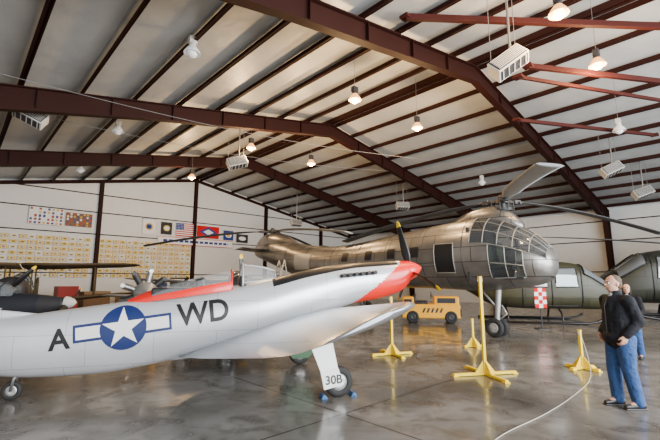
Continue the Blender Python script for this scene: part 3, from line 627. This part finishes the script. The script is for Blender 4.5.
# ------------------------------------------------------------ clutter near left wall
def drum(x,y,m,lab):
    mb=MB(); mb.lathe([(0,.001),(0,.28),(.02,.29),(.28,.285),(.30,.30),(.32,.285),(.57,.285),(.59,.30),(.61,.285),(.86,.29),(.88,.28),(.87,.26),(.86,.001)],(0,0,0),(0,0,1),24)
    o=mb.obj('oil_drum',[m]); o.location=(x,y,0); top(o,lab,'drum')
drum(1.2,24.5,BLUEW,'blue steel oil drum near the plaque wall'); drum(1.9,24.8,mat('rusty_red',(.2,.04,.02),.6,var=.3),'rusty red steel oil drum near the plaque wall'); drum(10.2,27.3,DARK,'black steel oil drum near the plaque wall')
def crate(x,y,s,rz):
    e=empty('wooden_crate',(x,y,0),rz,'wooden shipping crate near the plaque wall','crate','wooden crates')
    mb=MB(); mb.box((0,0,s[2]/2),s); mb.obj('box_body',[WOOD],e)
    for sx in(-1,1):
        for z in(.06,s[2]-.06): mb=MB(); mb.box((0,sx*(s[1]/2+.01),z),(s[0],.03,.1)); mb.obj('batten',[mat('batten_wood',(.3,.2,.1),.7,var=.2)],e)
crate(6.2,26.6,(1.4,.9,1.1),.1); crate(7.9,26.9,(.9,.9,.8),-.2); crate(3.2,26.4,(1.2,.8,.9),.3); crate(12.4,26.8,(1.5,.8,1.2),0)
def cabinet(x,y,m,h,rz,lab):
    e=empty('tool_cabinet',(x,y,0),rz,lab,'cabinet')
    mb=MB(); mb.box((0,0,.12+h/2),(1.0,.55,h)); mb.obj('cabinet_body',[m],e,bevel=.01)
    for i in range(5): mb=MB(); mb.box((0,-.285,.12+h*(i+.5)/5),(.92,.02,h/5-.03)); mb.box((0,-.31,.12+h*(i+.5)/5+.05),(.5,.02,.02)); mb.obj('drawer',[m],e)
    for sx in(-.42,.42):
        for sy in(-.2,.2): mb=MB(); mb.wheel((sx,sy,.06),.06,.04); mb.obj('caster',[RUB,STEEL],e)
cabinet(9.2,25.2,mat('cabinet_blue',(.02,.05,.16),.4),1.5,.1,'dark blue rolling tool cabinet near the wall'); cabinet(10.5,25.0,BLACK,1.8,0,'tall black rolling tool cabinet near the wall'); cabinet(4.6,25.6,mat('cabinet_red',(.3,.02,.015),.4),1.3,.2,'red rolling tool cabinet near the wall')
def engine(rf,rz,lab):
    e=empty('display_engine',W(*rf),rz,lab,'engine')
    mb=MB(); mb.lathe([(-.25,.001),(-.25,.2),(-.1,.3),(.12,.3),(.3,.16),(.42,.07),(.6,.05),(.6,.001)],(0,0,1.35),(1,0,0),24); mb.obj('crankcase',[ALU2],e)
    for k in range(9):
        a=2*math.pi*k/9; d=Vector((0,math.cos(a),math.sin(a))); c=Vector((0,0,1.35)); mb=MB()
        for j in range(8): mb.cyl(c+d*(.3+.035*j),c+d*(.318+.035*j),.095,n=14)
        mb.cyl(c+d*.28,c+d*.60,.075,n=14); mb.box(c+d*.6,(.16,.1,.1),0,Matrix.Rotation(a,3,'X')); mb.obj('engine_cylinder',[DARK if k%2 else STEEL],e)
    mb=MB()
    for y in(-.4,.4): mb.tube([(-.5,y,.05),(-.3,y*.5,1.2)],.03); mb.tube([(.5,y,.05),(-.3,y*.5,1.2)],.03); mb.tube([(-.5,y,.04),(.5,y,.04)],.03)
    for x in(-.5,.5): mb.tube([(x,-.4,.04),(x,.4,.04)],.03)
    mb.tube([(-.3,-.2,1.2),(-.3,.2,1.2)],.03); mb.obj('engine_stand_frame',[YELD],e)
engine((-5.0,11.0),ang(-60),'radial aircraft engine on a yellow frame behind the fighter')
e=empty('power_cart',W(-3.0,10.0),ang(10),'grey wheeled ground power cart behind the fighter','cart')
mb=MB(); mb.box((0,0,.85),(1.4,.8,1.0)); mb.box((0,0,1.4),(1.2,.7,.12)); mb.obj('cart_body',[GREYP],e,bevel=.04)
mb=MB(); mb.box((-.3,-.41,.95),(.6,.02,.5)); mb.obj('grille',[BLACK],e); mb=MB(); mb.box((.4,-.41,1.05),(.35,.02,.3)); mb.obj('control_panel',[DARK],e)
for x in(-.5,.5):
    for y in(-.4,.4): mb=MB(); mb.wheel((x,y,.2),.2,.12); mb.obj('wheel',[RUB,STEEL],e)
mb=MB(); mb.tube([(.7,0,.4),(1.0,0,.3)],.025); mb.obj('tow_bar',[YELD],e)
e=empty('step_ladder',W(-2.3,17.6),ang(30),'tall steel maintenance ladder behind the warplane','ladder')
for y in(-.3,.3): mb=MB(); mb.tube([(-.5,y,0),(.2,y,2.6)],.03); mb.tube([(.7,y,0),(.2,y,2.6)],.03); mb.obj('side_rail',[GREYP],e)
for i in range(9): mb=MB(); t_=(i+1)/10; mb.box((-.5+.7*t_,0,2.6*t_),(.14,.6,.03)); mb.obj('rung',[GREYP],e)
# ------------------------------------------------------------ tow tractor
T=empty('tow_tractor',W(4.2,17.1),ang(-12),'low yellow industrial tow tractor with black hazard stripes','vehicle')
mb=MB(); mb.box((0,0,.47),(2.3,1.2,.56)); mb.box((.62,0,.87),(1.0,1.1,.38)); mb.box((-.90,0,.87),(.48,1.15,.34)); mb.obj('body',[YELD],T,bevel=.05)
for x in(1.165,-1.165): mb=MB(); mb.box((x,0,.42),(.06,1.2,.3)); mb.obj('bumper',[BLACK],T,bevel=.01)
mb=MB()
for k in range(5):
    x=-.35+.17*k; mb.hexa([Vector((x,-.607,.42)),Vector((x+.08,-.607,.42)),Vector((x+.16,-.607,.6)),Vector((x+.08,-.607,.6))],[Vector((x,-.60,.42)),Vector((x+.08,-.60,.42)),Vector((x+.16,-.60,.6)),Vector((x+.08,-.60,.6))])
mb.obj('hazard_stripes',[BLACK],T)
mb=MB(); mb.box((.62,-.556,.9),(.7,.02,.2)); mb.obj('side_grille',[BLACK],T)
mb=MB(); mb.box((-.9,-.58,.86),(.3,.02,.18)); mb.obj('side_opening',[BLACK],T)
mb=MB(); mb.box((-.35,0,.80),(.5,.9,.14)); mb.box((-.62,0,.98),(.12,.9,.28)); mb.obj('seat',[BLACK],T,bevel=.03)
mb=MB(); mb.tube([(.05,.25+.17*math.cos(t*.4),1.08+.17*math.sin(t*.4)*.8) for t in range(17)],.015); mb.tube([(.05,.25,1.08),(.3,.25,.95)],.02); mb.obj('steering_wheel',[BLACK],T)
for x in(-.72,.78):
    for sd in(-1,1): mb=MB(); mb.wheel((x,sd*.54,.25),.25,.2); mb.obj('wheel',[RUB,DARK],T)
# ------------------------------------------------------------ yellow stands
def stand(rf,h,rad,rz):
    e=empty('barrier_stand',W(*rf),rz,'yellow steel barrier post on flat splayed feet' if h>1 else 'short yellow steel barrier post on splayed feet','stand')
    mb=MB(); mb.box((0,0,h/2),(.052,.052,h)); mb.box((0,0,h),(.066,.066,.02)); mb.obj('post',[YEL],e,bevel=.006)
    for k in range(4):
        R=Matrix.Rotation(k*math.pi/2,3,'Z'); mb=MB(); mb.box(R@Vector((rad/2,0,.03)),(rad,.065,.045),0,R)
        mb.hexa([R@Vector(p) for p in((.03,-.008,.05),(.2,-.008,.05),(.03,-.008,.25))],[R@Vector(p) for p in((.03,.008,.05),(.2,.008,.05),(.03,.008,.25))])
        mb.box(R@Vector((rad-.03,0,.01)),(.1,.1,.02),0,R); mb.obj('foot',[YEL],e,bevel=.004)
    mb=MB(); mb.tube([(.05*math.cos(t*.7),.0,h-.06+.05*math.sin(t*.7)) for t in range(10)],.007,6); mb.obj('hook',[STEEL],e)
stand((2.78,7.5),1.74,.62,ang(12)); stand((1.42,9.5),1.3,.5,ang(20)); stand((3.67,10.6),.7,.25,ang(10)); stand((4.84,8.0),.72,.32,ang(25))
def cat(pts,n=8):
    out=[]
    for i in range(len(pts)-1):
        p0=pts[max(i-1,0)];p1=pts[i];p2=pts[i+1];p3=pts[min(i+2,len(pts)-1)]
        for k in range(n):
            t=k/n; out.append(.5*((2*p1)+(p2-p0)*t+(2*p0-5*p1+4*p2-p3)*t*t+(3*p1-p0-3*p2+p3)*t**3))
    out.append(pts[-1]); return out
mb=MB(); mb.tube(cat([W(4.83,7.93,.62),W(4.72,7.6,.25),W(4.4,7.1,.02),W(3.5,6.1,.010),W(2.7,5.33,.010),W(1.82,4.59,.010),W(1.3,3.9,.010),W(.9,3.2,.010)]),.0045,8)
top(mb.obj('barrier_rope',[ROPE]),'pale rope trailing from a short yellow post onto the floor','rope')
e=empty('checkered_sign',W(7.55,14.6),ang(-90),'red and white checkered board on a thin post','sign')
mb=MB()
for i in range(3):
    for j in range(5): mb.box((0,-.14+.14*i,.80+.14*j),(.02,.14,.14),(i+j)%2)
mb.obj('board',[FR_,WHITE],e); mb=MB(); mb.cyl((-.03,0,0),(-.03,0,1.5),.02,n=8); mb.box((-.03,0,.01),(.4,.4,.02)); mb.obj('post',[DARK],e)
# ------------------------------------------------------------ people
def blob(name,caps,ells,m,parent,vox=.01,smooth=3):
    mb=MB()
    for p0,r0,p1,r1 in caps:
        mb.cyl(p0,p1,r0,r1,14); mb.sph(p0,r0,0,14,8); mb.sph(p1,r1,0,14,8)
    for e_ in ells: mb.sph(e_[0],e_[1],0,16,12,e_[2] if len(e_)>2 else None)
    o=mb.obj(name,[m],parent)
    r=o.modifiers.new('remesh','REMESH'); r.mode='VOXEL'; r.voxel_size=vox; r.use_smooth_shade=True
    s=o.modifiers.new('smooth','SMOOTH'); s.factor=.5; s.iterations=smooth
    return o
def person(loc,rz,label,h,jm,hm,arms,longhair=False,legs=None,headyaw=0,bulk=0.):
    e=empty('person',loc,rz,label,'person'); e.scale=(h/1.76,)*3
    V=Vector
    legs=legs or [((0,-.1,.92),(.03,-.12,.50),(.0,-.13,.09)),((0,.1,.92),(.02,.13,.50),(-.03,.15,.09))]
    caps=[((0,0,.98),.13,(0,0,1.2),.125),((0,0,1.2),.125,(-.01,0,1.40),.12),((-.01,0,1.42),.075,(.01,0,1.56),.055)]
    ells=[]
    for hip,kn,an in legs: caps+=[(hip,.085,kn,.055),(kn,.055,an,.038),(an,.04,(an[0]+.12,an[1],.04),.035)]
    for sh,el,wr,hd in arms:
        caps+=[(sh,.055,el,.043),(el,.042,wr,.028)]
        w=V(wr); d=V(hd).normalized(); s=V((1,0,0)); s=(s-d*s.dot(d)).normalized(); nrm=d.cross(s)
        if nrm.y*sh[1]>0: nrm=-nrm
        for k in range(4): caps.append((w+d*.01+s*(k-1.5)*.012,.017,w+d*.085+s*(k-1.5)*.021,.013))
        for k,ln in enumerate((.062,.075,.07,.055)):
            b0=w+d*.085+s*(1.5-k)*.021; b1=b0+d*ln*.5+nrm*.010; b2=b1+d*ln*.33+nrm*.026; b3=b2+d*ln*.1+nrm*.026
            caps+=[(b0,.0100,b1,.0092),(b1,.0092,b2,.0085),(b2,.0085,b3,.0075)]
        t0=w+d*.02+s*.02; t1=t0+d*.035+s*.034+nrm*.012; t2=t1+d*.035+s*.004+nrm*.018; caps+=[(t0,.014,t1,.0115),(t1,.0115,t2,.009)]
    R=Matrix.Rotation(headyaw,3,'Z'); HC=V((.02,0,1.645))
    def hp(x,y,z): return HC+R@V((x,y,z))
    ells+=[(hp(-.012,0,.02),(.102,.080,.098),R),(hp(.02,0,-.03),(.078,.068,.087),R),(hp(.045,0,-.078),(.042,.045,.035),R),(hp(-.01,.080,-.01),(.02,.012,.032),R),(hp(-.01,-.080,-.01),(.02,.012,.032),R),(hp(.078,0,.03),(.02,.05,.012),R),(hp(.090,0,-.047),(.012,.024,.014),R)]
    caps+=[(hp(.087,0,.012),.008,hp(.116,0,-.018),.013)]
    blob('body',caps,ells,SKIN,e,.0065,3)
    for s_ in(-1,1):
        mb=MB(); mb.sph(hp(.085,s_*.032,.008),.011,0,10,8); mb.obj('eye',[WHITE],e); mb=MB(); mb.sph(hp(.093,s_*.032,.008),.006,0,8,6); mb.obj('iris',[BLACK],e)
        mb=MB(); mb.cyl(hp(.094,s_*.018,.03),hp(.085,s_*.05,.032),.005,n=6); mb.obj('eyebrow',[hm],e)
    mb=MB(); mb.sph(hp(.100,0,-.049),(.008,.024,.006),0,10,6,R); mb.obj('mouth',[LIPS],e)
    he=[(hp(-.030,0,.040),(.092,.082,.084),R),(hp(-.058,0,-.01),(.058,.079,.075),R)]
    if longhair: he+=[(hp(-.06,0,-.08),(.06,.085,.12),R),(hp(-.0,.07,-.05),(.05,.025,.1),R),(hp(-.0,-.07,-.05),(.05,.025,.1),R)]
    blob('hair',[],he,hm,e,.008,2)
    jc=[]
    for hip,kn,an in legs:
        a=V(an); jc+=[(hip,.112+bulk,kn,.082+bulk*.6),(kn,.082+bulk*.6,a+V((-.005,0,.0)),.072+bulk*.4),((hip[0]-.03,hip[1],hip[2]-.02),.10+bulk,kn,.075)]
    blob('jeans',jc,[((-.01,0,.95),(.13+bulk,.17+bulk,.12))],JEANS,e,.012,4)
    for hip,kn,an in legs:
        blob('shoe',[((an[0]-.06,an[1],.055),.045,(an[0]+.08,an[1],.045),.043),((an[0]+.08,an[1],.042),.042,(an[0]+.17,an[1],.035),.034),((an[0]-.02,an[1],.06),.048,(an[0]-.0,an[1],.12),.045)],[],SHOE,e,.009,2)
        mb=MB(); mb.box((an[0]+.055,an[1],.009),(.29,.085,.018)); mb.obj('shoe_sole',[DARK],e,bevel=.008)
    B=bulk
    jc=[((0,-.06,.86),.13+B,(0,-.07,1.2),.13+B),((0,.06,.86),.13+B,(0,.07,1.2),.13+B),((0,-.06,1.2),.13+B,(-.01,-.10,1.37),.108+B*.5),((0,.06,1.2),.13+B,(-.01,.10,1.37),.108+B*.5),((0,0,1.0),.155+B,(0,0,1.36),.14+B*.7),((-.01,0,1.42),.10,(0,0,1.50),.08)]
    for sh,el,wr,hd in arms: jc+=[(V(sh),.08+B*.5,V(el),.068+B*.5),(V(el),.068+B*.5,V(el).lerp(V(wr),.95),.05+B*.3)]
    for sgn in(-1,1): jc+=[((-.01,sgn*.08,1.43),.065,(-.01,sgn*.19,1.41),.075+B*.3)]
    blob('jacket',jc,[((.03,0,.92),(.155+B,.19+B,.11))],jm,e,.012,4)
    mb=MB(); mb.tube([(.158+B*1.1,.0,.86+.06*i) for i in range(9)]+[(.12+B*.6,0,1.44)],.005,6); mb.obj('zipper',[DARK],e)
    blob('shirt',[((.055,0,1.38),.055,(.05,0,1.49),.045)],[],SHIRT,e,.01,2)
    return e
armsM=[((-.01,-.205,1.41),(-.08,-.25,1.14),(.09,-.215,.96),(.30,.22,-.93)),((-.01,.205,1.41),(-.09,.25,1.14),(.08,.225,.96),(.30,-.20,-.93))]
legsM=[((0,-.09,.92),(.05,-.10,.50),(.04,-.10,.09)),((0,.09,.92),(.0,.11,.50),(-.07,.12,.09))]
person(W(3.97,5.66),ang(183),'man in dark zip jacket and blue jeans, standing and looking sideways',1.74,JACK,HAIR,armsM,headyaw=0,bulk=.015,legs=legsM)
armsW=[((-.01,-.19,1.41),(-.06,-.25,1.13),(.16,-.16,1.02),(1,.4,.0)),((-.01,.19,1.41),(-.05,.25,1.13),(.16,.18,1.02),(1,-.3,.0))]
person(W(6.65,9.1),ang(225),'woman in black jacket and jeans holding hands forward',1.6,JACK2,mat('dark_brown_hair',(.03,.018,.012),.8),armsW,longhair=True,headyaw=.2,bulk=.01)
# ------------------------------------------------------------ display tables by far wall
def table(x,y,rz):
    e=empty('display_table',(x,y,0),rz,'plain folding display table near the wall','table','display tables')
    mb=MB(); mb.box((0,0,.74),(1.8,.75,.04)); mb.obj('table_top',[TAN],e,bevel=.01)
    for sx in(-.8,.8):
        for sy in(-.3,.3): mb=MB(); mb.cyl((sx,sy,0),(sx,sy,.72),.02,n=8); mb.obj('leg',[DARK],e)
for x in(2.5,5.2,8.2,11,15.5,18,22,25): table(x,28.4,0)
# ------------------------------------------------------------ light
w=bpy.data.worlds.new('world'); scn.world=w; w.use_nodes=True; bg=w.node_tree.nodes['Background']; bg.inputs[0].default_value=(.88,.93,1,1); bg.inputs[1].default_value=.85
def area(loc,rot,sx,sy,e,col=(1,1,1)):
    l=bpy.data.lights.new('daylight','AREA'); l.shape='RECTANGLE'; l.size=sx; l.size_y=sy; l.energy=e; l.color=col
    o=bpy.data.objects.new('daylight',l); COL.objects.link(o); o.location=loc; o.rotation_euler=rot; return o
area((RX-5,YF-.3,3.8),(math.radians(87),0,0),22,5.5,7600,(.95,.98,1))
cam=bpy.data.cameras.new('camera'); cam.sensor_width=36; cam.lens=21.8; co=bpy.data.objects.new('camera',cam); COL.objects.link(co)
co.location=(0,0,1.65); co.rotation_euler=(math.radians(90+8.8),0,-YAW); scn.camera=co
